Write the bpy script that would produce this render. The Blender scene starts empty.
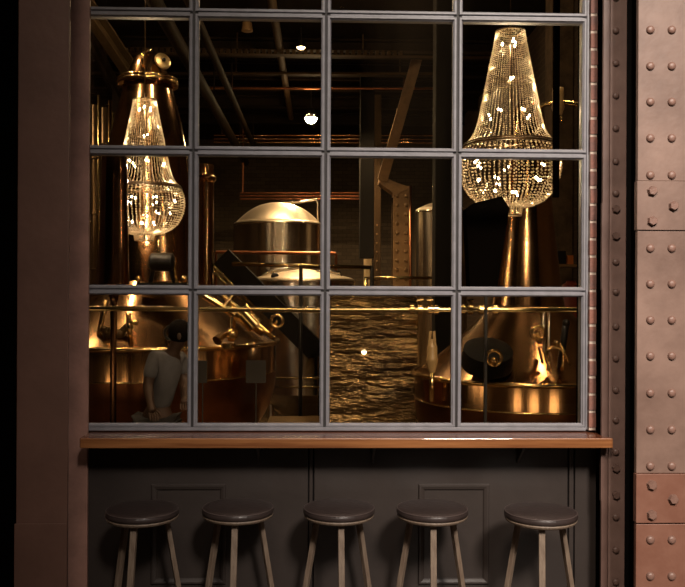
import bpy, bmesh, math, random
from mathutils import Vector, Matrix
random.seed(7)
SC = bpy.context.scene
COL = SC.collection
PI = math.pi

# ------------------------------------------------------------------ camera frame
F = 830.0
CAM = Vector((0.0, -4.4, 1.78))
YAW = math.radians(1.6)
FWD = Vector((math.sin(YAW), math.cos(YAW), 0))
RGT = Vector((math.cos(YAW), -math.sin(YAW), 0))
UP = Vector((0, 0, 1))
ROLL = math.radians(.27)
RGT, UP = RGT * math.cos(ROLL) + UP * math.sin(ROLL), UP * math.cos(ROLL) - RGT * math.sin(ROLL)
def ray(px, py): return FWD + RGT * ((px - 342.5) / F) + UP * ((293.5 - py) / F)
def P(px, py, d): return CAM + ray(px, py) * d          # point at depth d
def W(px, py, Y):                                        # point on the plane y = Y
    r = ray(px, py); return CAM + r * ((Y - CAM.y) / r.y)
def DY(px, Y): return (Y - CAM.y) / ray(px, 293).y       # depth of plane y=Y at a column

# ------------------------------------------------------------------ materials
def nodes(name):
    m = bpy.data.materials.new(name); m.use_nodes = True
    nt = m.node_tree; nt.nodes.clear()
    out = nt.nodes.new('ShaderNodeOutputMaterial')
    return m, nt, out
def mat(name, col, rough=0.5, metal=0.0, var=0.0, scale=6.0, bump=0.0, bscale=40.0, col2=None,
        stretch=(1, 1, 1), spec=0.5, coat=0.0, rvar=0.0, detail=4, aniso=0.0, bdist=.01):
    m, nt, out = nodes(name)
    b = nt.nodes.new('ShaderNodeBsdfPrincipled')
    nt.links.new(b.outputs[0], out.inputs[0])
    b.inputs['Base Color'].default_value = (*col, 1)
    b.inputs['Roughness'].default_value = rough
    b.inputs['Metallic'].default_value = metal
    b.inputs['Specular IOR Level'].default_value = spec
    b.inputs['Coat Weight'].default_value = coat
    if aniso:
        b.inputs['Anisotropic'].default_value = aniso; b.inputs['Anisotropic Rotation'].default_value = .25
        tg = nt.nodes.new('ShaderNodeTangent'); tg.direction_type = 'RADIAL'; tg.axis = 'Z'
        nt.links.new(tg.outputs[0], b.inputs['Tangent'])
    tc = nt.nodes.new('ShaderNodeTexCoord')
    mp = nt.nodes.new('ShaderNodeMapping'); mp.inputs['Scale'].default_value = stretch
    nt.links.new(tc.outputs['Object'], mp.inputs[0])
    if var or col2:
        n = nt.nodes.new('ShaderNodeTexNoise'); n.inputs['Scale'].default_value = scale
        n.inputs['Detail'].default_value = detail; n.inputs['Roughness'].default_value = .62
        nt.links.new(mp.outputs[0], n.inputs['Vector'])
        r = nt.nodes.new('ShaderNodeValToRGB')
        r.color_ramp.elements[0].position = .34; r.color_ramp.elements[1].position = .68
        c2 = col2 or tuple(min(1, c * (1 + var)) for c in col)
        c1 = col if col2 else tuple(c * (1 - var) for c in col)
        r.color_ramp.elements[0].color = (*c1, 1); r.color_ramp.elements[1].color = (*c2, 1)
        nt.links.new(n.outputs[0], r.inputs[0]); nt.links.new(r.outputs[0], b.inputs['Base Color'])
        if rvar:
            mr = nt.nodes.new('ShaderNodeMapRange')
            mr.inputs['To Min'].default_value = max(0.02, rough - rvar); mr.inputs['To Max'].default_value = rough + rvar
            nt.links.new(n.outputs[0], mr.inputs[0]); nt.links.new(mr.outputs[0], b.inputs['Roughness'])
    if bump:
        n2 = nt.nodes.new('ShaderNodeTexNoise'); n2.inputs['Scale'].default_value = bscale
        n2.inputs['Detail'].default_value = 5
        nt.links.new(mp.outputs[0], n2.inputs['Vector'])
        bp = nt.nodes.new('ShaderNodeBump'); bp.inputs['Strength'].default_value = bump
        bp.inputs['Distance'].default_value = bdist
        nt.links.new(n2.outputs[0], bp.inputs['Height']); nt.links.new(bp.outputs[0], b.inputs['Normal'])
    return m
def brick_mat(name, c1, c2, mortar, sx=1.0, rough=.8, axis='XZ'):
    m, nt, out = nodes(name)
    b = nt.nodes.new('ShaderNodeBsdfPrincipled'); nt.links.new(b.outputs[0], out.inputs[0])
    b.inputs['Roughness'].default_value = rough
    tc = nt.nodes.new('ShaderNodeTexCoord'); sp = nt.nodes.new('ShaderNodeSeparateXYZ')
    cb = nt.nodes.new('ShaderNodeCombineXYZ')
    nt.links.new(tc.outputs['Object'], sp.inputs[0])
    nt.links.new(sp.outputs['X' if axis == 'XZ' else 'Y'], cb.inputs[0]); nt.links.new(sp.outputs['Z'], cb.inputs[1])
    br = nt.nodes.new('ShaderNodeTexBrick')
    br.inputs['Color1'].default_value = (*c1, 1); br.inputs['Color2'].default_value = (*c2, 1)
    br.inputs['Mortar'].default_value = (*mortar, 1)
    br.inputs['Scale'].default_value = 1.0; br.inputs['Brick Width'].default_value = .22 * sx
    br.inputs['Row Height'].default_value = .09; br.inputs['Mortar Size'].default_value = .006
    nt.links.new(cb.outputs[0], br.inputs['Vector']); nt.links.new(br.outputs['Color'], b.inputs['Base Color'])
    bp = nt.nodes.new('ShaderNodeBump'); bp.inputs['Strength'].default_value = .6; bp.inputs['Distance'].default_value = .006
    bp.invert = True
    nt.links.new(br.outputs['Fac'], bp.inputs['Height']); nt.links.new(bp.outputs[0], b.inputs['Normal'])
    return m
def emit(name, col, s):
    m, nt, out = nodes(name)
    e = nt.nodes.new('ShaderNodeEmission'); e.inputs[0].default_value = (*col, 1); e.inputs[1].default_value = s
    nt.links.new(e.outputs[0], out.inputs[0]); return m
def glass_pane(name, tint=(.97, .93, .86), ior=1.45):
    m, nt, out = nodes(name)
    fr = nt.nodes.new('ShaderNodeFresnel'); fr.inputs[0].default_value = ior
    tr = nt.nodes.new('ShaderNodeBsdfTransparent'); tr.inputs[0].default_value = (*tint, 1)
    gl = nt.nodes.new('ShaderNodeBsdfGlossy'); gl.inputs['Roughness'].default_value = .01
    mx = nt.nodes.new('ShaderNodeMixShader')
    nt.links.new(fr.outputs[0], mx.inputs[0]); nt.links.new(tr.outputs[0], mx.inputs[1]); nt.links.new(gl.outputs[0], mx.inputs[2])
    nt.links.new(mx.outputs[0], out.inputs[0]); return m
def crystal(name):
    m, nt, out = nodes(name)
    tl = nt.nodes.new('ShaderNodeBsdfTranslucent'); tl.inputs[0].default_value = (1, .84, .60, 1)
    df = nt.nodes.new('ShaderNodeBsdfDiffuse'); df.inputs[0].default_value = (.8, .68, .50, 1)
    gl = nt.nodes.new('ShaderNodeBsdfGlossy'); gl.inputs['Roughness'].default_value = .12; gl.inputs[0].default_value = (1, .88, .66, 1)
    tp = nt.nodes.new('ShaderNodeBsdfTransparent')
    a = nt.nodes.new('ShaderNodeMixShader'); a.inputs[0].default_value = .45
    b = nt.nodes.new('ShaderNodeMixShader'); b.inputs[0].default_value = .45
    c = nt.nodes.new('ShaderNodeMixShader'); c.inputs[0].default_value = .12
    L = nt.links.new
    L(tl.outputs[0], a.inputs[1]); L(df.outputs[0], a.inputs[2])
    L(a.outputs[0], b.inputs[1]); L(gl.outputs[0], b.inputs[2])
    L(b.outputs[0], c.inputs[1]); L(tp.outputs[0], c.inputs[2]); L(c.outputs[0], out.inputs[0])
    return m

M = {}
M['sash'] = mat('grey_sash_paint', (.180, .178, .195), .42, var=.12, scale=14, bump=.12, bscale=60)
M['sash_dark'] = mat('dark_mullion_paint', (.020, .018, .018), .6)  # mullions in a darker colour than the sashes
M['glass'] = glass_pane('window_glass')
M['jar_glass'] = glass_pane('clear_glass', (.95, .9, .8), 1.5)
M['col_left'] = mat('brown_steel_paint', (.150, .080, .060), .48, var=.14, scale=3, bump=.15, bscale=18)
M['col_side'] = mat('brown_steel_paint_lit', (.27, .148, .116), .5, var=.2, scale=7, bump=.2, bscale=30)  # brighter copy of the pier paint; light from the right put into colour
M['col_right'] = mat('pinkish_brown_steel_paint', (.110, .064, .048), .5, scale=2.2, col2=(.225, .146, .116), bump=.13, bscale=26, detail=8)
M['col_rust'] = mat('rust_primer_paint', (.130, .048, .028), .5, scale=2.4, col2=(.225, .112, .078), bump=.13, bscale=24, detail=8)
M['flange'] = mat('shaded_flange_brightened', (.15, .095, .078), .5, scale=6, col2=(.21, .135, .112), bump=.25, bscale=24)  # lightened in colour to make up for the key light it misses
M['flange_lit'] = mat('red_brown_steel_paint', (.085, .048, .038), .5, scale=6, col2=(.12, .07, .056), bump=.25, bscale=24)  # flange edge that catches the key light, toned down in colour to balance
M['rivet'] = mat('rivet_paint', (.175, .10, .078), .45, var=.2, scale=30, bump=.2, bscale=90)
M['rivet_dark'] = mat('dull_rivet_paint', (.13, .08, .065), .45, var=.2, scale=30)
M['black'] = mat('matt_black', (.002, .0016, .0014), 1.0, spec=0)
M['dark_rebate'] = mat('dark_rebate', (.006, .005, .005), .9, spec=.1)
M['brick'] = mat('brick_face', (.22, .095, .068), .85, scale=11, col2=(.13, .075, .066), bump=.5, bscale=60)
M['mortar'] = mat('pale_mortar', (.45, .37, .31), .9)
M['dado'] = mat('dark_umber_panel_paint', (.032, .025, .022), .40, var=.1, scale=4, bump=.12, bscale=20)
M['ledge'] = mat('varnished_mahogany', (.075, .026, .014), .27, scale=5, col2=(.13, .042, .02), stretch=(.35, 6, 6), bump=.04, bscale=20, coat=.3)
M['ledge_edge'] = mat('varnished_mahogany_edge', (.15, .052, .016), .36, scale=5, col2=(.30, .125, .042), stretch=(.35, 5, 9), bump=.06, bscale=30, coat=.4)
M['leather'] = mat('dark_brown_leather', (.034, .024, .022), .36, var=.15, scale=20, bump=.22, bscale=45)
M['piping'] = mat('leather_piping', (.07, .052, .048), .4)
M['oak'] = mat('weathered_oak', (.125, .088, .062), .5, scale=9, col2=(.21, .16, .118), stretch=(8, 8, .8), bump=.25, bscale=30)
M['ext_floor'] = mat('dark_boards', (.07, .045, .03), .5, scale=4, col2=(.11, .07, .045), stretch=(6, .6, 1))
M['copper'] = mat('polished_copper', (.42, .23, .11), .16, metal=1, scale=3, col2=(.58, .35, .17), bump=.06, bscale=5, rvar=.06)
M['copper_band'] = mat('brushed_copper', (.58, .35, .18), .15, metal=1, bump=.2, bscale=5, stretch=(2.5, 2.5, .15))
M['copper_red'] = mat('reddened_copper', (.26, .105, .05), .3, metal=1, var=.2, scale=3, bump=.1, bscale=4)
M['brass'] = mat('polished_brass', (.78, .54, .24), .18, metal=1, var=.1, scale=10)
M['brass_rail'] = mat('aged_brass_rail', (.48, .36, .17), .22, metal=1, var=.15, scale=12)
M['steel'] = mat('brushed_stainless', (.74, .67, .57), .24, metal=1, bump=.10, bscale=4, stretch=(6, 6, .05), aniso=.85)
M['dome'] = mat('satin_stainless', (.72, .62, .48), .42, metal=1, var=.06, scale=5)
M['iron'] = mat('black_iron', (.006, .005, .0045), .5, var=.2, scale=8, spec=.3)
M['black_shade'] = mat('black_paint_and_shade', (.0035, .0028, .0022), .7, spec=.2)  # black paint; on the column web it stands for shade
M['bronze'] = mat('dark_polished_bronze', (.20, .105, .055), .2, metal=1, var=.2, scale=3, bump=.1, bscale=4)
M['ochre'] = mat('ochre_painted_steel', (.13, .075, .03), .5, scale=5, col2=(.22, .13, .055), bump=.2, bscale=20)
M['ochre_dark'] = mat('dark_ochre_steel', (.035, .020, .009), .7, spec=.15, scale=5, col2=(.06, .036, .016))  # darker tone of the ochre
M['roof_ochre'] = mat('dark_ochre_girder', (.05, .032, .014), .6, spec=.2, scale=5, col2=(.08, .052, .024))  # ochre in a darker tone for the roof girder
M['hatch'] = mat('satin_brass', (.85, .66, .36), .38, metal=1)
M['pipe'] = mat('rust_brown_pipe', (.16, .075, .03), .4, metal=.4, var=.2)
M['ceiling'] = mat('dark_ceiling', (.009, .006, .004), .9, spec=.1, var=.3, scale=2)
M['beam'] = mat('dark_brown_ceiling_steel', (.014, .0085, .0045), .7, spec=.12, var=.25, scale=4)
M['floor'] = mat('dark_wet_floor', (.085, .055, .028), .22, var=.3, scale=2, bump=.12, bscale=6)
M['wall_in'] = brick_mat('dark_interior_brick', (.085, .062, .038), (.06, .043, .026), (.035, .026, .016))
M['wall_side'] = brick_mat('side_brick', (.05, .028, .016), (.032, .019, .011), (.075, .05, .03), axis='YZ')
M['wall_plain'] = mat('dark_plaster', (.018, .012, .008), .9, var=.3)
M['slab'] = mat('dark_rippled_bronze', (.012, .007, .003), .18, metal=.9, scale=1.7, col2=(.20, .125, .05), bump=.8, bscale=4.2, stretch=(.7, 1, 2.6), detail=8, bdist=.10)  # gold noise patches put glints into the metal colour
M['concrete'] = mat('mottled_plaster', (.065, .042, .022), .85, scale=7, col2=(.15, .10, .058), detail=9)
M['cream'] = mat('cream_paint', (.36, .27, .15), .6)
M['bead'] = crystal('crystal_beads')
M['dark_brass'] = mat('dark_bronze', (.10, .062, .028), .35, metal=.8)
M['bulb'] = emit('lit_bulb', (1, .84, .6), 40)
M['flood'] = emit('lit_floodlight', (1, .74, .38), 120)
M['down'] = emit('lit_downlight', (1, .76, .42), 22)
M['bulb_glint'] = emit('glowing_bulb_reflection', (1, .85, .6), 12)
M['skin'] = mat('skin', (.05, .026, .016), .6)
M['shirt'] = mat('grey_cotton', (.085, .083, .09), .85, var=.1, scale=20, bump=.4, bscale=14)
M['trousers'] = mat('dark_cloth', (.012, .010, .010), .9)
M['hair'] = mat('dark_hair', (.006, .004, .003), .9, spec=.1)
M['orange'] = mat('orange_card', (.45, .13, .02), .6)
M['redplastic'] = mat('red_enamel', (.12, .018, .010), .35)
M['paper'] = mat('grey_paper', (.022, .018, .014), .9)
M['wood_in'] = mat('pale_ply', (.25, .16, .07), .6)
M['lantern'] = mat('frosted_amber', (.30, .20, .09), .3, spec=.6)

# ------------------------------------------------------------------ mesh helpers
def obj(name, bm, m, parent=None, smooth=False, bevel=0, loc=None, auto=None):
    me = bpy.data.meshes.new(name)
    bmesh.ops.recalc_face_normals(bm, faces=bm.faces)
    bm.to_mesh(me); bm.free()
    if smooth:
        for p in me.polygons: p.use_smooth = True
        if auto is not None:
            me.set_sharp_from_angle(angle=math.radians(auto))
    o = bpy.data.objects.new(name, me); COL.objects.link(o)
    me.materials.append(m)
    if parent is not None: o.parent = parent
    if loc is not None: o.location = loc
    if bevel:
        b = o.modifiers.new('bevel', 'BEVEL'); b.width = bevel; b.segments = 2; b.limit_method = 'ANGLE'
    return o
def tag(o, label=None, cat=None, group=None, kind=None):
    if label: o['label'] = label
    if cat: o['category'] = cat
    if group: o['group'] = group
    if kind: o['kind'] = kind
    return o
def empty(name, loc, rz=0.0):
    o = bpy.data.objects.new(name, None); COL.objects.link(o)
    o.location = loc; o.rotation_euler = (0, 0, rz); o.empty_display_size = .1
    return o
def copy_tree(o, parent=None):
    c = o.copy(); COL.objects.link(c); c.parent = parent
    for ch in list(o.children): copy_tree(ch, c)
    return c
def nb(): return bmesh.new()
def box(bm, x0, x1, y0, y1, z0, z1):
    v = [bm.verts.new(p) for p in ((x0, y0, z0), (x1, y0, z0), (x1, y1, z0), (x0, y1, z0), (x0, y0, z1), (x1, y0, z1), (x1, y1, z1), (x0, y1, z1))]
    for f in ((0, 3, 2, 1), (4, 5, 6, 7), (0, 1, 5, 4), (1, 2, 6, 5), (2, 3, 7, 6), (3, 0, 4, 7)): bm.faces.new([v[i] for i in f])
    return v
def beam(bm, a, b, w, h, up=Vector((0, 0, 1))):
    a = Vector(a); b = Vector(b); d = (b - a).normalized()
    s = d.cross(up)
    if s.length < 1e-4: s = Vector((1, 0, 0))
    s.normalize(); u = s.cross(d).normalized()
    vs = []
    for p in (a, b):
        for (i, j) in ((-1, -1), (1, -1), (1, 1), (-1, 1)):
            vs.append(bm.verts.new(p + s * (w / 2 * i) + u * (h / 2 * j)))
    for f in ((0, 3, 2, 1), (4, 5, 6, 7), (0, 1, 5, 4), (1, 2, 6, 5), (2, 3, 7, 6), (3, 0, 4, 7)): bm.faces.new([vs[i] for i in f])
def tube(bm, pts, r, seg=12, caps=True, radii=None):
    pts = [Vector(p) for p in pts]; rings = []
    n = len(pts); prev = None
    for i, p in enumerate(pts):
        d = (pts[min(i + 1, n - 1)] - pts[max(i - 1, 0)]).normalized()
        if prev is None:
            s = d.cross(Vector((0, 0, 1)))
            if s.length < 1e-3: s = Vector((1, 0, 0))
        else:
            s = prev - d * prev.dot(d)
        s.normalize(); prev = s; t = d.cross(s)
        rr = radii[i] if radii else r
        rings.append([bm.verts.new(p + (s * math.cos(2 * PI * k / seg) + t * math.sin(2 * PI * k / seg)) * rr) for k in range(seg)])
    for a, b in zip(rings, rings[1:]):
        for k in range(seg): bm.faces.new((a[k], a[(k + 1) % seg], b[(k + 1) % seg], b[k]))
    if caps:
        bm.faces.new(rings[0][::-1]); bm.faces.new(rings[-1])
def lathe(bm, prof, seg=48, c=(0, 0), off=0.0, cap0=False, cap1=False):
    rings = []
    for r, z in prof:
        if r < 1e-5: rings.append([bm.verts.new((c[0], c[1], z + off))])
        else: rings.append([bm.verts.new((c[0] + r * math.cos(2 * PI * k / seg), c[1] + r * math.sin(2 * PI * k / seg), z + off)) for k in range(seg)])
    for a, b in zip(rings, rings[1:]):
        for k in range(seg):
            k2 = (k + 1) % seg
            if len(a) == 1 and len(b) == 1: continue
            if len(a) == 1: bm.faces.new((a[0], b[k], b[k2]))
            elif len(b) == 1: bm.faces.new((a[k], a[k2], b[0]))
            else: bm.faces.new((a[k], a[k2], b[k2], b[k]))
    if cap0 and len(rings[0]) > 1: bm.faces.new(rings[0])
    if cap1 and len(rings[-1]) > 1: bm.faces.new(rings[-1])
def torus(bm, c, R, r, axis='Z', seg=28, ms=8):
    c = Vector(c); rings = []
    for i in range(seg):
        a = 2 * PI * i / seg; ring = []
        for j in range(ms):
            b = 2 * PI * j / ms
            x, y, z = (R + r * math.cos(b)) * math.cos(a), (R + r * math.cos(b)) * math.sin(a), r * math.sin(b)
            if axis == 'Y': x, y, z = x, z, y
            if axis == 'X': x, y, z = z, x, y
            ring.append(bm.verts.new(c + Vector((x, y, z))))
        rings.append(ring)
    for i in range(seg):
        a, b = rings[i], rings[(i + 1) % seg]
        for j in range(ms): bm.faces.new((a[j], a[(j + 1) % ms], b[(j + 1) % ms], b[j]))
def ball(bm, c, r, sx=1, sy=1, sz=1, seg=16):
    mtx = Matrix.Translation(Vector(c)) @ Matrix.Diagonal((r * sx, r * sy, r * sz, 1))
    bmesh.ops.create_uvsphere(bm, u_segments=seg, v_segments=seg // 2 + 2, radius=1, matrix=mtx)
def prism(bm, poly, y0, y1):      # poly in (x, z), extruded along y
    a = [bm.verts.new((x, y0, z)) for x, z in poly]; b = [bm.verts.new((x, y1, z)) for x, z in poly]
    bm.faces.new(a); bm.faces.new(b[::-1]); n = len(poly)
    for i in range(n): bm.faces.new((a[i], b[i], b[(i + 1) % n], a[(i + 1) % n]))
def ring_frame(bm, x0, x1, z0, z1, prof):     # mitred frame: prof = (inset, y)
    loops = []
    for ins, y in prof:
        loops.append([bm.verts.new(p) for p in ((x0 + ins, y, z0 + ins), (x1 - ins, y, z0 + ins), (x1 - ins, y, z1 - ins), (x0 + ins, y, z1 - ins))])
    loops.append(loops[0])
    for a, b in zip(loops, loops[1:]):
        for k in range(4): bm.faces.new((a[k], a[(k + 1) % 4], b[(k + 1) % 4], b[k]))
def struct(name, bm, m, **k):
    return tag(obj(name, bm, m, **k), kind='structure')

# ================================================================== EXTERIOR
WX = [W(193, 293, 0).x, W(325, 293, 0).x, W(456.4, 293, 0).x]
pw = (WX[2] - WX[0]) / 2
XL, XR = WX[0] - pw, W(585.3, 293, 0).x             # centres of the outer frame members
ZT = [W(192, 13.2, 0).z, W(192, 151.0, 0).z, W(192, 290.2, 0).z]
ph = (ZT[0] - ZT[2]) / 2
ZB = W(192, 425, 0).z
ZTOP = 3.44
GX = [XL] + WX + [XR]; GZ = [ZB] + ZT[::-1] + [ZTOP]
HB = .024                                          # half width of a muntin

win = empty('window_1', ((XL + XR) / 2, 0, ZB)); tag(win, kind='structure')
def wpart(name, bm, m, **k):
    o = obj(name, bm, m, **k); o.parent = win; o.matrix_parent_inverse = Matrix.Translation(-win.location); return o
ZS = ZB - .022
for i, x in enumerate(WX):
    bm = nb(); box(bm, x - .0225, x + .0225, -.004, .05, ZS + .012, ZTOP); wpart('mullion', bm, M['sash_dark'])
for z in ZT:
    bm = nb()
    for i in range(4):
        box(bm, GX[i] + .0225, GX[i + 1] - .0225, -.007, .05, z - .0225, z + .0225)
    wpart('glazing_bar', bm, M['sash'])
bm = nb()
box(bm, XL - .06, XL + .0, -.012, .07, ZS, ZTOP + .04); box(bm, XR, XR + .014, -.012, .07, ZS, ZTOP + .04)
box(bm, XR - .0225, XR, -.003, .05, ZS, ZTOP)
box(bm, XL, XR, -.012, .07, ZTOP, ZTOP + .04); box(bm, XL, XR, -.020, .07, ZS - .005, ZS + .012)
wpart('outer_frame', bm, M['sash'], bevel=.002)
for i in range(4):
    for j in range(4):
        x0, x1, z0, z1 = GX[i] + .0065, GX[i + 1] - (.0065 if i < 3 else .003), GZ[j] + .0065, GZ[j + 1] - .0065
        if j == 0: z0 = ZS + .013
        bm = nb()
        ring_frame(bm, x0, x1, z0, z1, [(0, .0), (0, -.013), (.003, -.016), (.012, -.016), (.0135, -.010), (.0195, -.004), (.0195, .0078)])
        wpart('sash_frame', bm, M['sash'])
        bm = nb(); box(bm, x0 + .015, x1 - .015, .008, .012, z0 + .015, z1 - .015)
        g = wpart('glass_pane', bm, M['glass'])
# jamb
xb0, xb1 = W(589.9, 293, -.04).x, W(596.6, 293, -.04).x
zc = .0; bm = nb(); bmm = nb()
row = 17.27 / F * DY(590, -.04)
z = W(590, 14.5, -.04).z - row * 25
box(bmm, xb0 + .001, xb1 - .001, -.034, .16, 1.06, 4.1)
k = 0
while z < 4.0:
    if z > .9:
        box(bm, xb0 + random.uniform(-.001, .002), xb1 + random.uniform(-.001, .001), -.04 + random.uniform(0, .003), .15, max(z + .008, 1.06), z + row - .007)
    z += row
jamb = empty('brick_jamb', (xb0, -.04, 1.06)); tag(jamb, kind='structure')
for n_, b_, m_ in (('bricks', bm, M['brick']), ('mortar_bed', bmm, M['mortar'])):
    o = obj(n_, b_, m_, parent=jamb, bevel=.002 if n_ == 'bricks' else 0); o.matrix_parent_inverse = Matrix.Translation(-jamb.location)
# setting walls around the window (inner leaf of the facade), near-black to pass for unlit void
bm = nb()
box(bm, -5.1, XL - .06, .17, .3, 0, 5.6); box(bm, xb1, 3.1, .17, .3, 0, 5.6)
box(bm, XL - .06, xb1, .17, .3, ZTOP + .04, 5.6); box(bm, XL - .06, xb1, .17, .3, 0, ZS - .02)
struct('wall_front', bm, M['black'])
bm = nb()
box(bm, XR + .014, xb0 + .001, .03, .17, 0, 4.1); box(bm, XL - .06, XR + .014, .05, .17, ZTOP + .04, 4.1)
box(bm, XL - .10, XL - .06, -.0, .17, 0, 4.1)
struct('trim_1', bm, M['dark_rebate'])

bm = nb(); box(bm, -5.0, 3.0, .301, .34, 0, ZS - .03); struct('wall_inner', bm, M['wall_in'])
# dado under the ledge -------------------------------------------------
zt = ZS - .005; XLW = W(88.3, 400, -.04).x - .05
xr = W(596.5, 400, 0).x; xl = XLW
bm = nb(); box(bm, xl, xr, .012, .10, 0, zt)
struct('wall_lower', bm, M['dark_rebate'])
dado = empty('panelled_dado', (0, 0, 0)); tag(dado, kind='structure')
seams = [(80, 308.3), (309.7, 313.0), (314.6, 568.0), (569.6, 574.0), (575.4, 596.5)]
for a, b in seams:
    bm = nb(); box(bm, max(W(a, 400, 0).x, XLW), W(b, 400, 0).x, 0, .012, 0.0, zt)
    obj('board', bm, M['dado'], parent=dado, bevel=.0025)
for a, b in ((151.6, 225.6), (418.6, 488.4)):
    bm = nb(); p0 = W(a, 484, 0); p1 = W(b, 583.5, 0)
    ring_frame(bm, p0.x, p1.x, p1.z, p0.z, [(0, .0), (0, -.010), (.004, -.014), (.012, -.014), (.026, -.009), (.031, -.004), (.031, 0)])
    obj('panel_moulding', bm, M['dado'], parent=dado)

# ledge -----------------------------------------------------------------
LY = -.22
pf = W(82, 438.6, LY); zl1 = pf.z; zl0 = W(340, 448.2, LY).z
xf0, xf1 = W(80, 440, LY).x, W(613, 440, LY).x
ledge = empty('window_ledge', (0, LY / 2, zl0))
tag(ledge, 'long varnished mahogany bar ledge with orange brown edge under the gridded window', 'ledge')
bm = nb(); xs = W(602.5, 440, -.13).x - .003; xw = W(88.3, 440, -.04).x + .003
box(bm, xw, xs, LY + .012, -.002, zl0 + .002, zl1); box(bm, xf0, xw, LY + .012, -.043, zl0 + .002, zl1)
o = obj('worktop', bm, M['ledge'], parent=ledge, bevel=.002); o.matrix_parent_inverse = Matrix.Translation(-ledge.location)
bm = nb(); box(bm, xs, xf1, LY + .012, -.175, zl0 + .002, zl1)
o = obj('worktop_end', bm, M['ledge'], parent=ledge, bevel=.002); o.matrix_parent_inverse = Matrix.Translation(-ledge.location)
bm = nb(); box(bm, xf0, xf1, LY, LY + .012, zl0, zl1)
o = obj('front_edge', bm, M['ledge_edge'], parent=ledge, bevel=.003); o.matrix_parent_inverse = Matrix.Translation(-ledge.location)
for px in (258, 374, 522):
    c = W(px, 450, -.1); bm = nb()
    a = [bm.verts.new((c.x + s, y, z)) for s in (-.006,) for (y, z) in ((0, zl0), (-.15, zl0), (-.15, zl0 - .015), (0, zl0 - .12))]
    b = [bm.verts.new((v.co.x + .012, v.co.y, v.co.z)) for v in a]
    bm.faces.new(a); bm.faces.new(b[::-1])
    for i in range(4): bm.faces.new((a[i], b[i], b[(i + 1) % 4], a[(i + 1) % 4]))
    o = obj('bracket', bm, M['dado'], parent=ledge); o.matrix_parent_inverse = Matrix.Translation(-ledge.location)

# rivets ------------------------------------------------------------------
def rivet_bm(r=.0205, h=.015):
    bm = nb(); prof = [(r * 1.0, 0), (r * .97, h * .35), (r * .82, h * .72), (r * .5, h * .94), (0, h)]
    lathe(bm, prof, 16)
    bmesh.ops.rotate(bm, verts=bm.verts, matrix=Matrix.Rotation(PI / 2, 3, 'X')); return bm
def bolt_bm(r=.0235, h=.018):
    bm = nb(); lathe(bm, [(r * 1.1, 0), (r * 1.1, .003), (r, .003), (r, h * .75), (r * .85, h), (0, h)], 6)
    bmesh.ops.rotate(bm, verts=bm.verts, matrix=Matrix.Rotation(PI / 2, 3, 'X')); return bm
def mesh_of(bm, m, name, auto=40):
    me = bpy.data.meshes.new(name); bmesh.ops.recalc_face_normals(bm, faces=bm.faces); bm.to_mesh(me); bm.free()
    for p in me.polygons: p.use_smooth = True
    me.set_sharp_from_angle(angle=math.radians(auto)); me.materials.append(m); return me
RIV = mesh_of(rivet_bm(), M['rivet'], 'rivet'); RIVD = mesh_of(rivet_bm(), M['rivet_dark'], 'rivet_dull')
BOLT = mesh_of(bolt_bm(), M['rivet'], 'bolt'); BOLTD = mesh_of(bolt_bm(), M['rivet_dark'], 'bolt_dull')
def place(name, me, loc, parent, rz=0.0, s=1.0):
    o = bpy.data.objects.new(name, me); COL.objects.link(o); o.parent = parent
    o.location = Vector(loc) - parent.location; o.rotation_euler = (0, rz, 0); o.scale = (s, s, s); return o
def cpart(parent, name, bm, m, **k):
    o = obj(name, bm, m, parent=parent, **k); o.matrix_parent_inverse = Matrix.Translation(-parent.location); return o

# right riveted column ------------------------------------------------------
YF = -.44
cr = empty('riveted_steel_column', (1.6, YF / 2, 0))
tag(cr, 'huge riveted pinkish brown steel column at the right of the window', 'column')
XF = W(637.2, 293, YF).x
zA, zB2, zC, zD = W(660, 181, YF).z, W(660, 230.6, YF).z, W(660, 473.5, YF).z, W(660, 523.4, YF).z
bm = nb(); box(bm, XF, 2.0, YF, YF + .03, zA, 3.9); cpart(cr, 'front_plate', bm, M['col_right'], bevel=.003)
bm = nb(); box(bm, XF - .005, 2.0, YF - .008, YF + .03, zB2 + .002, zA - .0015); cpart(cr, 'splice_plate', bm, M['col_right'], bevel=.002)
bm = nb(); box(bm, XF, 2.0, YF, YF + .03, zC + .001, zB2 - .001); cpart(cr, 'front_plate', bm, M['col_right'], bevel=.003)
bm = nb(); box(bm, XF - .003, 2.0, YF - .008, YF + .03, zD + .004, zC - .001); tag(cpart(cr, 'splice_plate', bm, M['col_rust'], bevel=.002), 'rust orange splice plate')
bm = nb(); box(bm, XF, 2.0, YF, YF + .03, 0, zD - .003); tag(cpart(cr, 'front_plate', bm, M['col_rust'], bevel=.003), 'rust orange lower front plate')
bm = nb(); box(bm, XF + .015, 2.0, YF + .029, YF + .06, 0, 3.9); cpart(cr, 'backing_plate', bm, M['flange'])
YR = -.14
XR0, XR1 = W(602.3, 293, YR).x, W(608.6, 293, YR).x
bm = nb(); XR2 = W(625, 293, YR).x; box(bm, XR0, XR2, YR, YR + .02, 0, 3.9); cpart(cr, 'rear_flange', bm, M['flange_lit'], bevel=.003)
bm = nb(); box(bm, XR1, XR2, YR - .012, YR, 0, 3.9); cpart(cr, 'rear_angle', bm, M['flange'], bevel=.003)
bm = nb(); box(bm, XR2 - .02, XR2 + .15, .10, .14, 0, 3.9); box(bm, XR2 + .12, XR2 + .15, YF + .06, .12, 0, 3.9); cpart(cr, 'web', bm, M['black_shade'])  # near-black colour holds the shade of the recess
for y0, y1 in ((203, 290), (457, 501)):
    bm = nb(); z1, z0 = W(601, y0, YR).z, W(601, y1, YR).z
    box(bm, XR0 - .003, XR0 + .004, YR - .002, YR + .02, z0, z1); cpart(cr, 'cover_strip', bm, M['flange_lit'], bevel=.001)
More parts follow.
